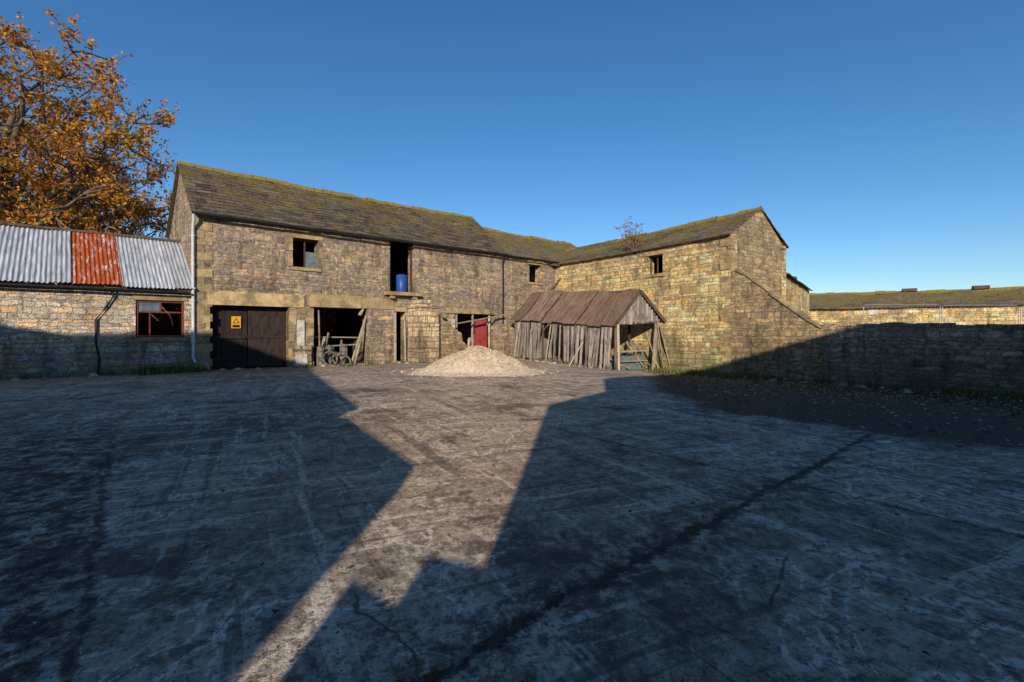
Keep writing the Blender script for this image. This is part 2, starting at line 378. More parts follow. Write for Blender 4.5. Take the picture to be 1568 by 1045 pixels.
for s in (4.2,8.3,10.2,12.3): mb.box(FB,s-.15,s+.15,.56,5.8,.03,3.45)
mb.build('floors',M_dwood,barn)
mb=MB()
def st(s0,s1,z0,z1,pr=.035,c=.5): mb.box(FB,s0,s1,-pr,.3,z0,z1,c,0,(U(0,40),U(0,9)))
st(.45,4.28,2.8,3.40,.06,c=.9);st(4.5,7.0,2.852,3.46,.08,c=.45);st(7.01,8.75,2.86,3.42,.05,c=.3);st(8.78,9.55,2.752,2.95,.03)
st(12.0,15.1,2.752,3.05,.07,.3)
st(3.45,5.15,6.082,6.55,c=.45);st(3.7,5.05,4.56,4.708,.06,.4)
mb.box(FB,8.25,10.25,-.35,.2,3.62,3.797,.5);
mb.box(FB,8.5,8.75,-.25,.2,3.44,3.617,.3);mb.box(FB,9.8,10.05,-.25,.2,3.44,3.617,.3)
st(18.25,19.7,6.2,6.48,.03,.3);st(18.3,19.6,4.86,4.998,.05,.3)
z=-.2;k=0
while z<6.3:
    h=U(.28,.36); l=.62 if k%2 else .34
    mb.box(FB,-.012,l,-.03,.3 if k%2 else .62,z+.01,min(z+h,6.45),U(.0,.7),0,(U(0,40),U(0,9)));z+=h;k+=1
for s0,sd in ((3.61,1),(4.71,-1),(.53,-1),(3.78,-1),(4.95,1)):
    z=-.1 if s0 in (3.61,4.71,.53) else 4.72; top=2.78 if z<0 else 6.06
    while z<top:
        h=U(.25,.5);l=U(.15,.4);z1=min(z+h,top)
        a,b=(s0,s0+l) if sd>0 else (s0-l,s0)
        if R()<.8: mb.box(FB,a,b,-.03-R()*.01,.3,z+.008,z1,U(0,.7),0,(U(0,40),U(0,9)))
        z=z1
mb.build('lintels_and_quoins',M_lint,barn)
mb=MB()
mb.box(FB,9.62,10.75,-1.25,-.04,-.2,2.95)
mb.box(FB,9.55,10.82,-1.32,-.04,2.95,3.08)
mb.box(FB,9.8,10.6,-.8,-.04,3.08,3.4)
mb.box(FB,3.75,4.55,-.18,-.045,-.2,1.0)
mb.build('stone_piers',M_pier,barn)
mb=MB()
# broken rubble wall falling away from the pier towards the red door
pr=[(10.75,-.2),(12.75,-.2),(12.75,.9),(12.45,1.15),(12.4,1.6),(12.0,1.75),(11.7,2.15),(11.2,2.3),(11.1,2.6),(10.75,2.7)]
for dd in (-.95,-.04):
    mb.poly([FB(a,dd,z) for a,z in pr],pr)
for i in range(len(pr)):
    p,q=pr[i],pr[(i+1)%len(pr)]
    mb.poly([FB(p[0],-.95,p[1]),FB(p[0],-.04,p[1]),FB(q[0],-.04,q[1]),FB(q[0],-.95,q[1])],[(0,p[1]),(.9,p[1]),(.9,q[1]+.3),(0,q[1]+.3)])
mb.build('broken_stub_wall',M_gab,barn)
mb=MB(); mb.box(FB,3.95,4.28,-.075,-.045,1.0,2.2);mb.box(FB,3.85,4.35,-.21,-.182,-.1,.6);mb.box(FB,12.35,12.58,-.09,-.05,1.5,2.4) 
mb.build('whitewash_patch',M_white,barn)
mb=MB()
def planks(s0,s1,z0,z1,d,c0,n,mi=0,t=.04,gap=.008):
    wd=(s1-s0)/n
    for i in range(n): mb.box(FB,s0+i*wd+gap,s0+(i+1)*wd-gap,d+U(0,.008),d+t+.01,z0+U(0,.03),z1,c0+U(-.1,.1),mi,(U(0,40),U(0,9)))
planks(.55,2.0,.05,2.78,.36,.3,9,gap=.003);planks(2.03,3.59,.05,2.78,.32,.6,10,gap=.003)
mb.box(FB,.55,3.6,.3,.319,1.35,1.47)
mb.box(FB,.55,2.0,.315,.359,.4,.52)
mb.build('cart_doors',M_door,barn)
mb=MB();planks(14.2,15.1,.0,2.45,.2,.5,7);mb.build('red_door',M_red,barn)
mb=MB();
mb.box(FB,8.6,8.68,.1,.2,3.8,6.6);mb.box(FB,9.87,9.95,.1,.2,3.8,6.6)
mb.box(FB,3.8,3.86,.2,.28,4.72,6.05);mb.box(FB,4.36,4.41,.2,.28,4.72,6.05);mb.box(FB,3.86,4.9,.2,.28,5.99,6.05)
mb.build('opening_frames',M_brf,barn)
mb=MB();mb.box(FB,4.42,4.94,.22,.23,4.74,5.5);mb.build('window_pane',M_glass,barn)
mb=MB();mb.tube([FB(9.6,.6,3.8),FB(9.6,.6,4.0),FB(9.6,.6,4.8),FB(9.6,.6,4.85)],[.29,.3,.3,.2],14);mb.build('blue_drum',M_blue,barn,True)
mb=MB()
def lean(s0,z0,s1,z1,d0=-.25,d1=.0,wd=.09,c=.7): mb.bar(FB(s0,d0,z0),FB(s1,d1,z1),wd,.06,c)
lean(6.4,0,7.3,2.5);lean(6.55,0,7.15,1.9,-.3,-.05);lean(5.0,0,4.95,2.7,-.05,-.02,.14,.3);lean(5.15,0,5.6,1.6,.3,.5,.1,.4)
lean(8.85,0,8.85,2.7,-.06,-.05,.12,.8);lean(9.45,0,9.42,2.6,-.08,-.05,.12,.9)
lean(7.0,2.5,7.15,2.85,.1,.1,.3,.9);lean(4.9,.9,7.3,1.0,.7,.7,.12,.4);lean(4.9,1.4,7.3,1.35,.75,.7,.1,.4)
lean(12.8,0,12.75,2.7,.05,.05,.16,.6);lean(13.9,0,13.95,2.7,.1,.1,.14,.8);lean(15.2,0,15.2,2.7,.1,.1,.14,.6)
lean(12.2,2.1,16.0,2.75,-.5,-.4,.12,.2);lean(13.2,0,13.5,1.3,-.4,-.2,.1,.9)
for i in range(12):
    a=U(4.9,6.6);lean(a,U(0,.4),a+U(-.6,.6),U(.3,1.5),U(-.3,.5),U(0,.9),U(.05,.16),R()*.6)
mb.build('leaning_timbers',M_bleach,barn)
mb=MB()
for (s_,d_,r_) in ((5.35,-.35,.33),(5.8,-.25,.28),(6.1,-.4,.2)):
    pts=[FB(s_+r_*math.cos(t*math.pi/8),d_+.1*math.sin(t*math.pi/8),r_+.02+r_*math.sin(t*math.pi/8)) for t in range(17)]
    mb.tube(pts,.045,6)
for (s_,d_) in ((4.95,-.2),(5.5,.2),(6.2,.1)):
    mb.tube([FB(s_,d_,0),FB(s_,d_,.5),FB(s_+.02,d_,.9),FB(s_+.02,d_,1.0)],[.17,.18,.17,.05],10)
mb.build('scrap_tyres_and_churns',plain('scrap',(.25,.22,.18),(.05,.045,.04),6),barn)
mb=MB();mb.box(FB,1.38,1.74,.28,.295,1.8,2.33,.5,0);mb.box(FB,1.42,1.70,.275,.279,1.84,1.95,.5,1)
mb.poly([FB(1.43,.274,2.02),FB(1.69,.274,2.02),FB(1.56,.274,2.27)],None,.5,1)
mb.poly([FB(1.475,.27,2.045),FB(1.645,.27,2.045),FB(1.56,.27,2.21)],None,.5,0)
mb.build('warning_sign',[M_yel,M_blk],barn)
mb=MB();mb.tube([FB(-.15,-.36,H-.16),FB(4,-.36,H-.19),FB(8,-.36,H-.21),FB(12,-.36,H-.17),FB(16.3,-.36,H-.16)],.065,8);mb.tube([FB(16.3,-.33,H-.2),FB(20.8,-.33,H-.22)],.05,8)
mb.tube([FB(16.15,-.33,H-.2),FB(16.15,-.08,H-.6),FB(16.15,-.08,2.2)],.045,7)
mb.build('gutters',M_black,barn,True)
mb=MB();mb.tube([FB(-.1,-.36,H-.2),FB(-.07,-.3,H-.35),FB(-.07,-.1,H-.75),FB(-.07,-.1,.55),FB(-.0,-.22,.35)],.06,8)
for z in (1.2,2.9,4.4,5.6): mb.tube([FB(-.07,-.1,z),FB(-.07,-.1,z+.07)],.08,8)
mb.build('downpipe',M_pipe,barn,True)
mb=MB();mb.bar(FB(20.2,-.0,6.35),FB(22.2,-1.9,6.15),.16,.16,.3);mb.bar(FB(20.4,0,4.6),FB(21.3,-1.0,6.2),.1,.1,.3);mb.build('hoist_beam',M_dwood,barn)

# ================================================================ LOW SHED
shed=empty('low_stone_shed')
wall('front_wall',FB,-13,-.02,-.3,3.42,.015,.5,[(-1.9,-.35,1.42,2.9)],M_shed,shed)
wall('back_wall',FB,-13,-.02,-.3,3.42,6.2,.4,[],M_shed,shed)
gable('gable_wall',FB,-13,.4,[(.5,-.3),(6.2,-.3),(6.2,3.4),(3.4,5.7),(.5,3.4)],M_shed,shed)
sheets=[]
cs=[-13.1,-12.2,-11.3,-10.4,-9.5,-8.6,-7.7,-6.8,-5.9,-5.0,-4.3,-3.72,-2.98,-2.3,-1.5,-.7,.0]
for i in range(len(cs)-1):
    sheets.append(((cs[i]+13.1)/13.1,(cs[i+1]+13.1)/13.1,1 if cs[i] in (-3.72,-2.98) else 0))
corr('roof_sheets',FB(-13.1,-.22,3.40),FB(0,-.22,3.40),FB(0,3.5,5.9),FB(-13.1,3.5,5.9),98,.022,None,shed,sheets,[M_galv,M_rust],irr=.03)
corr('roof_sheets_back',FB(-13.1,7.1,3.40),FB(0,7.1,3.40),FB(0,3.5,5.9),FB(-13.1,3.5,5.9),98,.022,M_galv,shed)
mb=MB();mb.box(FB,-13,0,-.1,.1,3.22,3.34);mb.box(FB,-13,0,3.35,3.65,5.86,5.96);mb.build('eaves_board_and_ridge',M_dwood,shed)
mb=MB();mb.tube([FB(-13,-.28,3.28),FB(-.2,-.28,3.24)],.05,7);mb.build('gutter',M_black,shed,True)
mb=MB();mb.tube([FB(-2.65,-.2,3.25),FB(-2.55,-.06,3.0),FB(-2.75,-.05,2.6),FB(-3.05,-.05,2.1),FB(-3.05,-.05,1.2),FB(-2.95,-.05,.6),FB(-3.0,-.05,.0)],.035,6);mb.build('cable',M_cable,shed,True)
mb=MB();
for a,b,c,d in ((-1.9,-.35,1.42,1.5),(-1.9,-.35,2.82,2.9),(-1.9,-1.82,1.5,2.82),(-.43,-.35,1.5,2.82),(-1.82,-.43,2.4,2.46),(-1.15,-1.09,2.46,2.82),(-1.48,-1.44,1.5,2.4)): mb.box(FB,a,b,.06,.13,c,d)
mb.build('window_frame',M_redf,shed)
mb=MB();mb.box(FB,-1.98,-.27,-.05,.2,1.27,1.417,.3);mb.box(FB,-2.0,-.25,-.02,.2,2.902,3.12,.2);mb.build('sill_and_lintel',M_lint,shed)
mb=MB();mb.box(FB,-1.82,-1.15,.09,.1,2.46,2.82);mb.build('pane',M_glass,shed)
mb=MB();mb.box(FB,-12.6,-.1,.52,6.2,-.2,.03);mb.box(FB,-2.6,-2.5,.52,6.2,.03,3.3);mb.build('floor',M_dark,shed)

# ================================================================ GRANARY
gr=empty('stone_granary')
HG=6.36;RG=7.98;WG=5.7
wall('front_wall',FG,0,12.66,-1,HG,0,.55,[(7.83,8.82,4.87,5.92)],M_gran,gr)
wall('back_wall',FG,0,12.66,-1,HG,WG-.55,.55,[],M_gran,gr)
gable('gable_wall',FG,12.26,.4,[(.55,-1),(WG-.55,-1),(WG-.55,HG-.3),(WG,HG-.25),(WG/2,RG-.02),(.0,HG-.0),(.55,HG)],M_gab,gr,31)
gable('party_gable',FG,0,.4,[(.55,-1),(WG-.55,-1),(WG,HG-.3),(WG/2,RG-.1),(.0,HG-.05)],M_gran,gr,31)
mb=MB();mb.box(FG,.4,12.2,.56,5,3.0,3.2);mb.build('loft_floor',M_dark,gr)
slates('roof_front',FG,-3,12.72,-.2,HG-.08,WG/2,RG,.32,M_slate2,gr,sag=.2)
slates('roof_back',FG,-3,12.72,WG+.2,HG-.08,WG/2,RG,.5,M_slate2,gr,(.8,1.2),sag=.2)
ridge('ridge_stones',FG,-3,12.72,WG/2,RG,M_ridge,gr,sag=.2)
mb=MB()
mb.box(FG,7.5,9.0,-.03,.3,5.922,6.2,.5,0,(3,4));mb.box(FG,7.7,8.95,-.07,.3,4.7,4.868,.5,0,(9,4))
z=-.7;k=0
while z<6.2:
    h=U(.22,.34); l=.55 if k%2 else .3;m_=.3 if k%2 else .55
    if R()<.8: mb.box(FG,12.66-l,12.672,-.03,m_,z+.01,min(z+h,6.3),U(.1,.9),0,(U(0,40),U(0,9)))
    z+=h;k+=1
mb.build('lintels_and_quoins',M_lint,gr)
mb=MB()
for a,b,c,d in ((7.83,7.9,4.87,5.92),(8.75,8.82,4.87,5.92),(7.9,8.75,5.85,5.92),(8.3,8.34,4.87,5.85)): mb.box(FG,a,b,.2,.28,c,d)
mb.build('window_frame',M_dwood,gr)
stp=[(12.66,-1),(16.5,-1),(16.5,1.75),(15.9,2.15),(13.3,4.35),(12.9,4.6),(12.66,4.65)]
mb=MB()
mb.poly([FG(a,-.03,z) for a,z in stp],[(a,z) for a,z in stp]);mb.poly([FG(a,.35,z) for a,z in reversed(stp)],[(a,z) for a,z in reversed(stp)])
for i in range(len(stp)):
    p,q=stp[i],stp[(i+1)%len(stp)]
    mb.poly([FG(p[0],-.03,p[1]),FG(p[0],.35,p[1]),FG(q[0],.35,q[1]),FG(q[0],-.03,q[1])],[(0,p[1]),(.4,p[1]),(.4,q[1]),(0,q[1])])
for i in range(13):
    mb.box(FG,12.67,12.9+i*.28,.351,1.6,-1+0*i,4.0-i*.21) if i==0 else mb.box(FG,12.9+(i-1)*.28,12.9+i*.28,.351,1.6,-1,4.0-i*.21)
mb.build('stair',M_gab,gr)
mb=MB()
for i in range(3,6):
    (a,z),(b,y)=stp[i-1],stp[i]
    n_=max(1,int(math.hypot(a-b,z-y)/.45))
    for k in range(n_):
        p=(a+(b-a)*k/n_,z+(y-z)*k/n_);q=(a+(b-a)*(k+.97)/n_,z+(y-z)*(k+.97)/n_)
        j=U(-.02,.03)
        mb.bar(FG(p[0],.16,p[1]+.02+j),FG(q[0],.16,q[1]+.02+j+U(-.02,.02)),.46+U(0,.05),U(.07,.12),R()*.5)
mb.build('stair_coping',M_lint,gr)

ext=empty('stone_outbuilding')
FE=frame(15.2,25.4,(.62,.785),(-.785,.62))
wall('wall',FE,0,13,-1,4.9,0,.4,[(3,3.8,3,3.9)],M_gran,ext)
mb=MB();mb.box(FE,12.6,13,.4,5,-1,4.9);mb.build('end_wall',M_gran,ext)
slates('roof',FE,-.1,13.1,-.2,4.85,2.6,6.1,.4,M_slate,ext,(.5,.9))
slates('roof_back',FE,-.1,13.1,5.4,4.85,2.6,6.1,.6,M_slate,ext,(.8,1.2))

lr=empty('long_farm_range')
FL=frame(24.0,39.2,(.834,-.551),(.551,.834))
wall('wall',FL,0,34,-1,3.65,0,.5,[(8.2,10.4,1.5,2.35),(15,16,1.2,2.4)],M_gran,lr)
wall('back_wall',FL,0,34,-1,3.6,6.5,.5,[],M_gran,lr)
gable('gable',FL,0,.4,[(.5,-1),(6.5,-1),(7,3.6),(3.5,5.05),(0,3.6)],M_gran,lr)
slates('roof',FL,-.1,34,-.25,3.55,3.5,5.05,.34,M_slate2,lr,(.4,.8),sag=.25)
slates('roof_back',FL,-.1,34,7.3,3.55,3.5,5.05,.6,M_slate2,lr,(.8,1.2),sag=.25)
ridge('ridge_stones',FL,-.1,34,3.5,5.05,M_ridge,lr,sag=.25)
mb=MB()
for s_ in (7.8,12.0): mb.box(FL,s_,s_+.9,3.2,3.8,5.0,5.25)
mb.build('ridge_vents',M_dwood,lr)

# ================================================================ YARD WALL
yw=empty('stone_yard_wall')
mb=MB()
def ztop(s): return 1.93-.03*(s-16.5)+.05*noise.noise(Vector((s*.5,2,2)))
S=[16.5+i*.375 for i in range(41)]
for i in range(40):
    a,b=S[i],S[i+1]
    for dd in (0,.45):
        mb.poly([FG(a,dd,-1),FG(b,dd,-1),FG(b,dd,ztop(b)),FG(a,dd,ztop(a))],[(a,-1),(b,-1),(b,ztop(b)),(a,ztop(a))])
mb.build('wall_body',M_yard,yw)
mb=MB();s=16.5
while s<31.2:
    l=U(.2,.55);h=U(.07,.17)
    mb.bar(FG(s,.22,ztop(s)+h/2-.03+U(-.015,.015)),FG(s+l-.015,.22,ztop(s+l)+h/2-.03+U(-.02,.02)),.5+U(-.06,.05),h,R());s+=l
mb.build('coping_stones',M_yard,yw)

# ================================================================ TIMBER SHELTER
sh=empty('timber_cart_shelter')
P1=Vector((.2,28.6,0));P2=Vector((5.49,24.2,0));P4=Vector((8.0,24.75,0));P3=Vector((2.7,29.3,0))
def SP(a,b,z):
    p=P1.lerp(P2,a).lerp(P3.lerp(P4,a),b); return Vector((p.x,p.y,z))
EL=(2.5,2.05); RD=(4.15,3.88); ER=(2.7,2.3)
eL=lambda a:EL[0]+(EL[1]-EL[0])*a-.14*math.sin(a*math.pi)
rd=lambda a:RD[0]+(RD[1]-RD[0])*a
shts=[(i/9,(i+1)/9,0) for i in range(9)]
corr('roof_front',SP(-.02,-.09,eL(0)-.12),SP(1.03,-.09,eL(1)-.12),SP(1.03,.5,rd(1)),SP(-.02,.5,rd(0)),63,.024,M_brn,sh,shts,irr=.12)
corr('roof_back',SP(-.02,1.08,ER[0]-.12),SP(1.03,1.08,ER[1]-.12),SP(1.03,.5,rd(1)),SP(-.02,.5,rd(0)),63,.024,M_brn,sh,shts,irr=.06)
mb=MB()
def boards(a0,a1,n,b,zt,lift=0.0,skip=.0):
    for i in range(n):
        t0=a0+(a1-a0)*i/n;t1=a0+(a1-a0)*(i+1)/n;tm=(t0+t1)/2
        if R()<skip: continue
        p=SP(tm,b,0);g=gz(p.x,p.y)
        q=SP(tm+U(-.006,.006),b,zt(tm)+U(-.08,.0));p=SP(tm+U(-.025,.025),b-.10*R(),g+lift+U(-.03,.25))
        mb.bar(p,q,6.9*(t1-t0)*U(.8,.97),.025,R(),0,side=(P2-P1))
boards(0,.30,15,0,eL);boards(.42,.50,5,.0,eL,0,.1);boards(.53,.98,22,0,eL,0,.05)
n=19
for i in range(n):
    t=(i+.5)/n; zt=(eL(1)+(rd(1)-eL(1))*t*2) if t<.5 else (rd(1)+(ER[1]-rd(1))*(t-.5)*2)
    zb=2.12+U(-.12,.05)+.12*t
    if zt-zb<.06: continue
    mb.bar(SP(1.005,t,zb),SP(1.005,t,zt-.03),2.6/n*.94,.025,R(),0,side=(P4-P2))
for i in range(16):
    t=(i+.5)/16; zt=(eL(0)+(rd(0)-eL(0))*t*2) if t<.5 else (rd(0)+(ER[0]-rd(0))*(t-.5)*2)
    mb.bar(SP(0,t,0),SP(0,t,zt-.03),2.6/16*.94,.025,R(),0,side=(P4-P2))
mb.build('boarding',M_wood,sh)
mb=MB()
for a in (0,.3,.42,.53,.76,.99):
    for b in (0.03,.97):
        p=SP(a,b,0);mb.bar((p.x,p.y,gz(p.x,p.y)-.1),SP(a,b,eL(a) if b<.5 else eL(a)+.2),.13,.13,R())
mb.bar(SP(0,.03,eL(0)-.1),SP(1,.03,eL(1)-.1),.1,.14,.4);mb.bar(SP(0,.97,ER[0]-.1),SP(1,.97,ER[1]-.1),.1,.14,.4)
mb.bar(SP(0,.5,rd(0)-.1),SP(1,.5,rd(1)-.1),.1,.14,.4)
mb.bar(SP(.995,0,2.08),SP(.995,1,2.22),.12,.14,.3)
mb.bar(SP(1.025,-.09,eL(1)-.12),SP(1.025,.5,rd(1)-.02),.05,.16,.3);mb.bar(SP(1.025,1.08,ER[1]-.12),SP(1.025,.5,rd(1)-.02),.05,.16,.3)
mb.build('frame',M_dwood,sh)
mb=MB()
g=-.4
mb.bar(SP(1.02,.02,g),SP(1.02,.0,2.05),.14,.12,.8)
mb.bar(SP(1.03,.78,g),SP(1.0,.95,2.2),.16,.12,.5);mb.bar(SP(1.04,.98,g),SP(1.02,.9,2.2),.2,.05,.3);mb.bar(SP(1.06,1.1,g),SP(1.0,1.02,2.0),.22,.04,.4)
mb.bar(SP(1.03,.9,g),SP(1.0,.7,1.6),.12,.05,.6)
mb.bar(SP(1.0,.1,.6),SP(1.0,.75,.65),.1,.1,.3);mb.bar(SP(.97,.15,.05),SP(.97,.8,.1),.2,.05,.3)
for i in range(14): mb.bar(SP(U(.85,.99),U(.1,.9),g+U(0,.3)),SP(U(.8,.99),U(.1,.9),U(0,1.3)),U(.06,.16),.04,R()*.6)
mb.bar(SP(.39,-.12,-.1),SP(.40,0,2.3),.12,.06,.7);mb.bar(SP(.68,-.25,-.3),SP(.72,-.02,1.1),.1,.05,1.)
mb.build('loose_timbers',M_bleach,sh)
mb=MB();mb.box(lambda a,b,z:SP(a,b,z),.8,.95,.3,.8,-.4,.35);mb.build('stored_crate',plain('teal_crate',(.12,.17,.17),(.08,.1,.1)),sh)

# ================================================================ GRAVEL HEAP
mb=MB();cx,cy=-1.45,18.6
def hz(x,y):
    r=math.hypot((x-cx)/1.35,y-cy);h=1.14-r*.62 if r>.25 else 1.14-.25*.62-(.02*(r/.25)**2)+.02
    h+=.13*noise.noise(Vector((x*1.1,y*1.1,3)))+.06*noise.noise(Vector((x*4,y*4,5)))
    if h<.08: h=.08-(.08-h)*.45
    return h
N=70
for i in range(N):
    for j in range(N):
        x0=cx-3.6+7.2*i/N;x1=cx-3.6+7.2*(i+1)/N;y0=cy-3+6*j/N;y1=cy-3+6*(j+1)/N
        hs=[hz(x0,y0),hz(x1,y0),hz(x1,y1),hz(x0,y1)]
        if max(hs)<-.05: continue
        mb.poly([(x0,y0,hs[0]),(x1,y0,hs[1]),(x1,y1,hs[2]),(x0,y1,hs[3])])
for i in range(6500):
    a=U(0,2*math.pi);r=abs(random.gauss(0,1.0)) if R()<.88 else U(0,2.6)
    x=cx+1.35*r*math.cos(a);y=cy+r*math.sin(a);z=max(hz(x,y),.01);k=U(.018,.06)
    p=[Vector((x+U(-k,k),y+U(-k,k),z+U(-k*.3,k))) for _ in range(4)]
    for q in ((0,1,2),(0,2,3),(0,3,1),(1,3,2)): mb.poly([p[t] for t in q])
mb.build('gravel_heap',M_heap)

# ================================================================ GROUND
def axis(lo,hi,step,far):
    a=[];x=lo
    while x<=hi+1e-6: a.append(x);x+=step
    s=step
    l=lo;h=hi;L=[];Hh=[]
    while h<far: s*=1.5;h+=s;l-=s;Hh.append(h);L.append(l)
    return L[::-1]+a+Hh
X=axis(-24,24,.3,700);Y=axis(-3,36,.3,700)
vs=[];fs=[]
for y in Y:
    for x in X:
        k=.025*noise.noise(Vector((x*.5,y*.5,0)))+.012*noise.noise(Vector((x*1.6,y*1.6,4))) if abs(x)<30 and -8<y<40 else 0
        vs.append((x,y,gz(x,y)+k-.01))
nx=len(X)
for j in range(len(Y)-1):
    for i in range(nx-1):
        q=j*nx+i;fs.append((q,q+1,q+nx+1,q+nx))
me=bpy.data.meshes.new('ground');me.from_pydata(vs,[],fs);me.polygons.foreach_set('use_smooth',[True]*len(fs))
ground=bpy.data.objects.new('ground',me);scene.collection.objects.link(ground)
s=NT('yard_concrete');P3_=s.obj();o=s.sep(P3_);P=s.comb(o[0],o[1])
def N2(sc,det,ro=.7,ox=0,**k):
    return s.noise(s.comb(s.m('ADD',o[0],ox),s.m('ADD',o[1],ox*.7)) if ox else P,sc,det,ro,dim='2D',**k)
wob=s.m('MULTIPLY',s.m('SUBTRACT',N2(1.3,3),.5),.22)
a=s.m('ADD',s.m('ADD',s.m('MULTIPLY',o[0],.766),s.m('MULTIPLY',o[1],.643)),wob)
b=s.m('ADD',s.m('ADD',s.m('MULTIPLY',o[0],-.643),s.m('MULTIPLY',o[1],.766)),wob)
ga=s.m('DIVIDE',s.m('ADD',a,.2),5.6);gb=s.m('DIVIDE',s.m('SUBTRACT',b,1.88),5.6)
def near(g):
    f=s.m('FRACT',s.m('ADD',g,.5));return s.m('MULTIPLY',s.m('ABSOLUTE',s.m('SUBTRACT',f,.5)),5.6)
da=near(ga);db=near(gb)
slab=s.n('ShaderNodeTexWhiteNoise',{'Vector':s.comb(s.m('FLOOR',ga),s.m('FLOOR',gb))},noise_dimensions='2D').outputs[0]
big=N2(.35,4);med=N2(1.9,6,.75);fine=N2(15,5,.78);grit=N2(75,3,.7,5)
mixn=s.m('ADD',s.m('MULTIPLY',big,.42),s.m('ADD',s.m('MULTIPLY',med,.46),s.m('MULTIPLY',slab,.10)))
c=s.ramp(mixn,[(.36,(.15,.13,.11)),(.44,(.28,.24,.20)),(.52,(.39,.34,.285)),(.62,(.50,.44,.37))])
c=s.mix(1.0,c,s.ramp(fine,[(.3,(.35,.35,.36)),(.5,(.95,.95,.95)),(.68,(1.45,1.43,1.4))]),'MULTIPLY')
c=s.mix(s.ss(grit,.58,.68,0,.5),c,(.58,.53,.46))
c=s.mix(s.ss(grit,.42,.30,0,.75),c,(.06,.053,.045))
mot=N2(4.2,6,.82,17)
# mask of the sunlit yard centre: sunlight painted as warmer, less mottled colour
cen=s.m('MULTIPLY',s.ss(s.m('ABSOLUTE',s.m('ADD',o[0],.6)),4.0,1.2),s.ss(o[1],2.5,5.0))
c=s.mix(s.ss(mot,.52,.62,0,.6),c,(.58,.52,.45))
dm=s.m('MULTIPLY',s.ss(mot,.48,.38,0,.7),s.m('SUBTRACT',1,s.m('MULTIPLY',cen,.6)))
c=s.mix(dm,c,(.08,.07,.06))
for sc,wd,amt,rot in ((.55,.004,.9,3),(1.1,.006,.8,7),(.8,.004,.8,23)):
    f=N2(sc,2.2,.5,rot*1.7,dist=.25)
    ln=s.ss(s.m('ABSOLUTE',s.m('SUBTRACT',f,.5)),wd*3,wd)
    msk=s.m('MULTIPLY',s.ss(big,.43,.53),s.ss(fine,.42,.55))
    c=s.mix(s.m('MULTIPLY',s.m('MULTIPLY',ln,msk),amt),c,(.8,.76,.70))
for (dx,dy,sc,ox) in ((.5,-.87,1.0,3),(.92,.39,1.3,40)):
    al=s.m('ADD',s.m('MULTIPLY',o[0],dx),s.m('MULTIPLY',o[1],dy));ac=s.m('ADD',s.m('MULTIPLY',o[0],-dy),s.m('MULTIPLY',o[1],dx))
    f=s.noise(s.comb(s.m('ADD',s.m('MULTIPLY',al,.22),ox),s.m('MULTIPLY',ac,3.2)),sc,4,.75,dim='2D')
    c=s.mix(s.m('MULTIPLY',s.ss(f,.58,.66),s.ss(fine,.4,.55,.15,.85)),c,(.70,.65,.58))
    c=s.mix(s.m('MULTIPLY',s.ss(f,.40,.33),.55),c,(.07,.062,.052))
vor=s.n('ShaderNodeTexVoronoi',{'Vector':s.comb(s.m('ADD',o[0],wob),s.m('ADD',o[1],s.m('MULTIPLY',wob,2))),'Scale':.33},feature='DISTANCE_TO_EDGE',voronoi_dimensions='2D').outputs[0]
ck=s.m('MULTIPLY',s.ss(vor,.005,.0015),s.ss(big,.5,.56))
c=s.mix(s.m('MULTIPLY',ck,.7),c,(.03,.026,.02))
c=s.mix(s.ss(N2(.75,6,.78,50),.54,.66,0,.75),c,(.07,.06,.05))
main=s.m('ABSOLUTE',s.m('SUBTRACT',b,1.88))
jn=s.m('ADD',s.m('MULTIPLY',N2(5,4,.8,9),.26),-.13)
fade=s.ss(o[1],8.5,5.5)
j1=s.m('MULTIPLY',s.ss(s.m('ADD',main,jn),.07,.015),s.ss(a,9.9,9.3));j2=s.m('MULTIPLY',s.ss(s.m('ADD',da,s.m('MULTIPLY',jn,.8)),.05,.0,0,.85),fade);j3=s.m('MULTIPLY',s.ss(s.m('ADD',db,s.m('MULTIPLY',jn,.8)),.045,.0,0,.5),s.ss(med,.4,.55))
jt=s.m('MAXIMUM',j1,s.m('MAXIMUM',j2,j3))
c=s.mix(jt,c,s.ramp(fine,[(.4,(.02,.018,.012)),(.65,(.06,.06,.03))]))
halo=s.m('MULTIPLY',s.ss(main,.55,.03,0,.7),s.ss(mot,.56,.44))
c=s.mix(halo,c,(.06,.052,.04))
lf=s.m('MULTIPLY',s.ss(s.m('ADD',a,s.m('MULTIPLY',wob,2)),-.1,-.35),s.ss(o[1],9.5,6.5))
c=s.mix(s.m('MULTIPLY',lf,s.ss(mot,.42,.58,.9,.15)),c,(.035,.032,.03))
nb=s.m('MULTIPLY',s.m('SUBTRACT',N2(.9,5,.75,70),.5),1.6)
sa=s.ss(s.m('ADD',a,nb),9.0,9.5)
bx=s.m('SUBTRACT',s.m('SUBTRACT',s.m('ADD',o[0],nb),4.1),s.m('MULTIPLY',s.m('MAXIMUM',s.m('SUBTRACT',o[1],13),0),.3))
soil=s.m('MULTIPLY',sa,s.ss(bx,-.3,.4))
c=s.mix(soil,c,s.ramp(fine,[(.3,(.022,.017,.012)),(.5,(.065,.048,.03)),(.68,(.16,.105,.058))]))
dist=s.m('ADD',s.m('MULTIPLY',o[0],-.623),s.m('MULTIPLY',o[1],.782))
er=s.ss(s.m('ADD',dist,nb),18.6,22.0)
c=s.mix(s.m('MULTIPLY',er,.6),c,s.ramp(s.m('ADD',s.m('MULTIPLY',fine,.5),s.m('MULTIPLY',mot,.5)),[(.38,(.10,.07,.045)),(.5,(.27,.20,.13)),(.6,(.45,.36,.25))]))
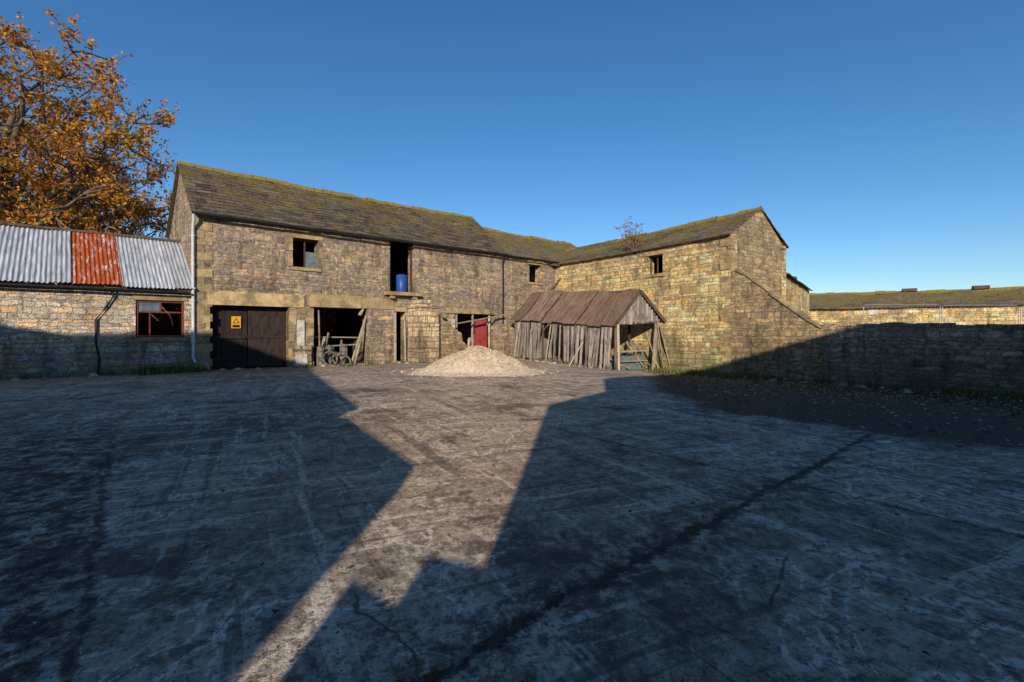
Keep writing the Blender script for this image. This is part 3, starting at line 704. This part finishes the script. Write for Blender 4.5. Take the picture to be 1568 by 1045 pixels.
c=s.mix(1.0,c,s.mix(cen,(1.06,.98,.86),(1.22,1.0,.77)),'MULTIPLY')  # sun warmth painted into the concrete colour at the yard centre
hh=s.m('ADD',s.m('MULTIPLY',fine,.8),s.m('ADD',s.m('MULTIPLY',N2(3.1,3,.75,17),1.2),s.m('MULTIPLY',grit,.4)))
s.bump(hh,1.0,.028)
s.b.inputs['Specular IOR Level'].default_value=.3
me.materials.append(s.out(c,.85))

# ================================================================ leaves, grass, rubble
s=NT('fallen_leaf');c=s.ramp(s.col(),[(0,(.1,.05,.02)),(.4,(.22,.12,.04)),(.75,(.36,.22,.08)),(1,(.55,.47,.3))]);M_leafl=s.out(c)
mb=MB()
def leaf(x,y,k,z=None):
    z=gz(x,y) if z is None else z
    a=U(0,6.28);d=Vector((math.cos(a),math.sin(a),U(-.2,.4)))*k;e=Vector((-math.sin(a),math.cos(a),U(-.3,.5)))*k*.6
    p=Vector((x,y,z+.015+k*.2));mb.poly([p-d,p+e,p+d,p-e],None,R())
cnt=0
while cnt<7500:
    x=U(3.6,16);y=U(5,25);n=(x-Cx)*-.811+(y-Cy)*-.584
    aa=x*.766+y*.643
    if n<.05 or aa<9.1+U(-.6,.6) or x<4.1+max(0,y-13)*.3+U(-.5,.5): continue
    if R()<.25+.75*math.exp(-n/3.5): leaf(x,y,U(.02,.055));cnt+=1
for i in range(1700):
    x=U(-14,9);y=U(2.2,20)
    if y<19+.797*(x+13.25)-.6: leaf(x,y,U(.012,.032))
for i in range(1500):
    q=FB(U(-6,20),-abs(random.gauss(0,.7))-.05,0);leaf(q.x,q.y,U(.02,.045))
mb.build('fallen_leaves',M_leafl)
s=NT('grit_stone');M_grit=s.out(s.ramp(s.col(),[(0,(.06,.05,.04)),(.6,(.22,.19,.15)),(1,(.5,.46,.4))]))
mb=MB()
for i in range(5200):
    y=1.8+18*R()**1.6;x=U(-1.1,1.1)*y
    k=U(.004,.014) if R()<.93 else U(.015,.035);z=gz(x,y);c=R()
    p=[Vector((x+U(-k,k),y+U(-k,k),z+U(-.002,k))) for _ in range(4)]
    for q in ((0,1,2),(0,2,3),(0,3,1),(1,3,2)): mb.poly([p[t] for t in q],None,c)
mb.build('loose_grit',M_grit)
mb=MB()
for i in range(330):
    t=R()
    if t<.45: q=FB(U(-8,19),-.05-abs(random.gauss(0,.35)),0)
    elif t<.6: q=FB(random.gauss(11.8,.7),-1.1-abs(random.gauss(0,.3)),0)
    elif t<.85: q=FG(U(8.5,26),-.1-abs(random.gauss(0,.4)),0)
    else: q=SP(U(0,1.1),-U(.05,.3),0)
    mb.rock((q.x,q.y,gz(q.x,q.y)-.02),U(.04,.15)*(1 if R()<.8 else 1.6),U(.3,.9))
mb.build('fallen_rubble',M_grit)
s=NT('grass_blade');c=s.ramp(s.col(),[(0,(.05,.07,.015)),(.6,(.10,.14,.03)),(.85,(.18,.18,.045)),(1,(.3,.25,.1))]);M_grass=s.out(c)
mb=MB()
def tuft(x,y,n,h,r):
    for i in range(n):
        px=x+random.gauss(0,r);py=y+random.gauss(0,r);z=gz(px,py)-.02;a=U(0,6.28);hh=h*U(.4,1)
        d=Vector((math.cos(a),math.sin(a),0));b_=Vector((px,py,z));t=b_+d*hh*U(.2,.6)+Vector((0,0,hh));sd=Vector((-d.y,d.x,0))*.012
        m_=b_.lerp(t,.5)+Vector((0,0,hh*.15));c=R()
        mb.poly([b_-sd,b_+sd,m_+sd*.8,m_-sd*.8],None,c);mb.poly([m_-sd*.8,m_+sd*.8,t],None,c)
for i in range(50): q=FB(U(-12,.6),-U(.03,.3),0);tuft(q.x,q.y,22,U(.12,.32),.1)
for i in range(22): q=FB(U(-1.8,-.0),-U(.1,.7),0);tuft(q.x,q.y,36,U(.2,.5),.16)
for i in range(44): q=FB(U(3.6,17),-U(.05,.4)-(.9 if R()<.3 else 0),0);tuft(q.x,q.y,16,U(.1,.28),.1)
for i in range(85): q=FG(U(8.8,13.8),-U(.05,1.9),0);tuft(q.x,q.y,28,U(.12,.42),.18)
for i in range(90): q=FG(U(13,25),-U(.03,.5),0);tuft(q.x,q.y,20,U(.1,.4),.12)
for i in range(22): q=SP(U(0,1),-U(.03,.15),0);tuft(q.x,q.y,16,U(.1,.3),.1)
mb.build('grass_tufts',M_grass)

# ================================================================ TREES
s=NT('autumn_leaf');c=s.ramp(s.col(),[(0,(.17,.065,.012)),(.35,(.42,.16,.02)),(.7,(.64,.27,.03)),(.9,(.55,.33,.05)),(1,(.22,.20,.04))])
tr=s.n('ShaderNodeBsdfTranslucent');s.set(tr.inputs[0],c);s.set(s.b.inputs['Base Color'],c)
mx=s.n('ShaderNodeMixShader');mx.inputs[0].default_value=.3
outn=[n for n in s.nt.nodes if n.type=='OUTPUT_MATERIAL'][0]
s.nt.links.new(s.b.outputs[0],mx.inputs[1]);s.nt.links.new(tr.outputs[0],mx.inputs[2]);s.nt.links.new(mx.outputs[0],outn.inputs[0])
M_leaf=s.mat
def rv(): 
    while True:
        q=Vector((U(-1,1),U(-1,1),U(-1,1)))
        if .05<q.length<1: return q.normalized()
def path(p,q,n,wig,droop=0):
    out=[p.copy()];L=(q-p).length
    a=rv()*wig*L;b_=rv()*wig*L
    for i in range(1,n+1):
        t=i/n;pt=p.lerp(q,t)+a*math.sin(t*math.pi)+b_*math.sin(2*t*math.pi)*.5+rv()*wig*L*.12
        out.append(pt)
    return out
def oak(name,base,cen,rad,limbs,leaves,seed,trunk_h,tr_r,lk=(.075,.15),blen=(2.2,3.8)):
    random.seed(seed);root=empty(name);wb=MB();lb=MB()
    base=Vector(base);cen=Vector(cen);top=base+Vector((0,0,trunk_h))
    def er_(p):
        rel=p-cen;return math.sqrt((rel.x/rad[0])**2+(rel.y/rad[1])**2+(rel.z/rad[2])**2)
    wb.tube([base-Vector((0,0,.3)),base+Vector((0,0,.6)),base.lerp(top,.5),top,top+Vector((.3,0,trunk_h*.5))],[tr_r*1.5,tr_r*1.1,tr_r*.95,tr_r*.9,tr_r*.55],10)
    for k in range(limbs):
        zz=-.35+1.33*(k+.5)/limbs;ph=k*2.39996+U(-.3,.3);rr=math.sqrt(max(0,1-min(1,zz*zz)))
        d=Vector((rr*math.cos(ph),rr*math.sin(ph),zz))
        tgt=cen+Vector((d.x*rad[0],d.y*rad[1],d.z*rad[2]))*U(.68,.9)
        st_=base.lerp(top+Vector((.15,0,trunk_h*.4)),U(.75,1.0))
        pl=path(st_,tgt,9,.08); r0=tr_r*U(.35,.55)
        wb.tube(pl,[r0*(1-i/9)**.8+.03 for i in range(10)],7)
        for i in range(3,10):
            for kk in range(3 if i>5 else 2):
                o_=pl[i];dd=((o_-cen).normalized()*.55+rv()*.9+Vector((0,0,.1))).normalized()
                e_=o_+dd*U(*blen)
                for _ in range(4):
                    if er_(e_)>.97: e_=o_+(e_-o_)*.6
                bl=path(o_,e_,5,.12)
                wb.tube(bl,[.065*(1-j/5.5)+.012 for j in range(6)],4)
                for j in range(2,6):
                    if R()<.10: continue
                    for _ in range(2):
                        t_=bl[j]+(rv()+dd*.6).normalized()*U(.6,1.3)
                        tw=[bl[j],bl[j].lerp(t_,.35)+rv()*.08,bl[j].lerp(t_,.7)+rv()*.08,t_]
                        wb.tube(tw,[.018,.013,.009,.005],3)
                        dens=noise.noise(t_*.4+Vector((seed,0,0)))
                        nl=int(leaves*(U(.4,1.2)+dens*1.8));tone=U(-.25,.25)+dens*.4
                        for q in range(max(0,nl)):
                            c_=tw[random.choice((1,2,3,3))]+rv()*U(0,.42)
                            kx=rv();ky=kx.cross(rv()).normalized();s_=U(*lk)
                            lb.poly([c_-kx*s_,c_+ky*s_*.6,c_+kx*s_,c_-ky*s_*.6],None,min(1,max(0,U(.1,.9)+tone)))
    wb.build('trunk_and_branches',M_bark,root,True);lb.build('foliage',M_leaf,root)
    return root
oak('oak_tree',(-34.8,30,0),(-35.0,30,11.6),(12.8,11,12.2),42,18,3,5.0,.75)
oak('hawthorn_tree',(-24.5,33,0),(-24.5,33,4.6),(4.2,3,3.4),12,7,11,1.6,.2,(.08,.14),(1.0,2.0))
oak('hawthorn_tree',(-31,33,0),(-31,33,4.8),(5,3,3.6),13,7,15,1.6,.2,(.08,.14),(1.0,2.0))
random.seed(21);root=empty('roof_sapling');wb=MB();lb=MB()
b0=FG(6.9,.0,6.15)
for k in range(13):
    e_=b0+Vector((U(-.9,.9),U(-.5,.3),U(.9,1.85)));pl=path(b0,e_,5,.1);wb.tube(pl,[.03,.024,.018,.014,.011,.008],4)
    for j in range(2,6):
        for _ in range(2):
            t_=pl[j]+(rv()+Vector((0,0,.4)))*U(.15,.35);wb.tube([pl[j],t_],[.01,.006],3)
            for q in range(4 if k%2 else 2):
                c_=t_+rv()*.1;kx=rv();ky=kx.cross(rv()).normalized();lb.poly([c_-kx*.06,c_+ky*.035,c_+kx*.06,c_-ky*.035],None,U(0,.4))
wb.build('stems',M_bark,root);lb.build('leaves',M_leaf,root)

# ================================================================ FENCE
fn=empty('mesh_site_fence');mb=MB()
y0=20.2
for k in range(4):
    xa=15.6+k*3.5;xb=xa+3.4;gz0=.55;zt=2.85-.03*k
    mb.tube([(xa,y0,gz0),(xa,y0,zt-.1),(xa+.1,y0,zt),(xb-.1,y0,zt),(xb,y0,zt-.1),(xb,y0,gz0)],.02,6)
    for i in range(1,17): mb.tube([(xa+i*.2,y0,gz0+.1),(xa+i*.2,y0,zt)],.0035,3)
    for i in range(1,9): mb.tube([(xa,y0,gz0+i*.27),(xb,y0,gz0+i*.27)],.0035,3)
mb.build('panels',M_steel,fn)
mb=MB();I=lambda a,b,z:Vector((a,b,z));mb.box(I,15.8,16.2,y0-.04,y0-.03,2.42,2.62);mb.build('fence_notice',M_white,fn)

# ================================================================ BUILDINGS BEHIND THE CAMERA (real yard buildings to the south)
AZ=.055
def backb(name,prof,y0,length,mat):
    mb=MB();P0=[(x,y0,z) for x,z in prof];P1_=[(x-AZ*length,y0-length,z) for x,z in prof]
    mb.poly(P0,[(x,z) for x,z in prof]);mb.poly(P1_[::-1],[(x,z) for x,z in prof][::-1])
    for i in range(len(prof)):
        j=(i+1)%len(prof);mb.poly([P0[i],P0[j],P1_[j],P1_[i]],[(0,prof[i][1]),(0.1,prof[j][1]),(length,prof[j][1]),(length,prof[i][1])])
    return mb.build(name,mat)
backb('west_gabled_barn',[(-1.82,-.2),(-1.8,3.35),(-1.95,3.42),(-1.62,3.5),(-1.7,3.85),(-3.8,5.1),(-4.07,5.1),(-4.0,5.55),(-9.3,9.1),(-11.0,10.4),(-14.0,11.1),(-17.4,9.9),(-22,9.6),(-34,9.5),(-34,-.2)],-4,8,M_barn)
backb('east_gabled_barn',[(-1.42,-.2),(34,-.2),(34,10.67),(7.76,10.67),(2.1,8.04),(1.65,6.7),(1.6,6.63),(.035,5.7),(-.58,2.88),(-1.0,2.95),(-1.05,2.7),(-1.42,2.83)],-4,8,M_barn)

# ================================================================ LIGHT, SKY, CAMERA
elev=math.atan(.404)
dvec=Vector((AZ,1,-.404*math.hypot(AZ,1))).normalized()
sun=bpy.data.lights.new('sun','SUN');sun.energy=5.0;sun.angle=math.radians(.5);sun.color=(1,.87,.70)
so=bpy.data.objects.new('sun',sun);scene.collection.objects.link(so);so.rotation_euler=dvec.to_track_quat('-Z','Y').to_euler()
wd=bpy.data.worlds.new('World');scene.world=wd;wd.use_nodes=True;nt=wd.node_tree
sky=nt.nodes.new('ShaderNodeTexSky');sky.sky_type='NISHITA';sky.sun_disc=False
sky.sun_elevation=elev;sky.sun_rotation=math.radians(180)+math.atan(AZ);sky.air_density=1.0;sky.dust_density=.2;sky.ozone_density=4.2
hs=nt.nodes.new('ShaderNodeHueSaturation');hs.inputs['Saturation'].default_value=1.18
nt.links.new(sky.outputs[0],hs.inputs['Color'])
nt.links.new(hs.outputs[0],nt.nodes['Background'].inputs[0]);nt.nodes['Background'].inputs[1].default_value=.135
cam=bpy.data.cameras.new('camera');cam.lens=16;cam.sensor_width=36;cam.shift_y=-.008;cam.clip_end=3000;cam.clip_start=.05
co=bpy.data.objects.new('camera',cam);scene.collection.objects.link(co);co.location=(0,0,1.6);co.rotation_euler=(math.radians(90),0,0)
scene.camera=co
scene.view_settings.view_transform='Standard';scene.view_settings.look='None';scene.view_settings.exposure=0
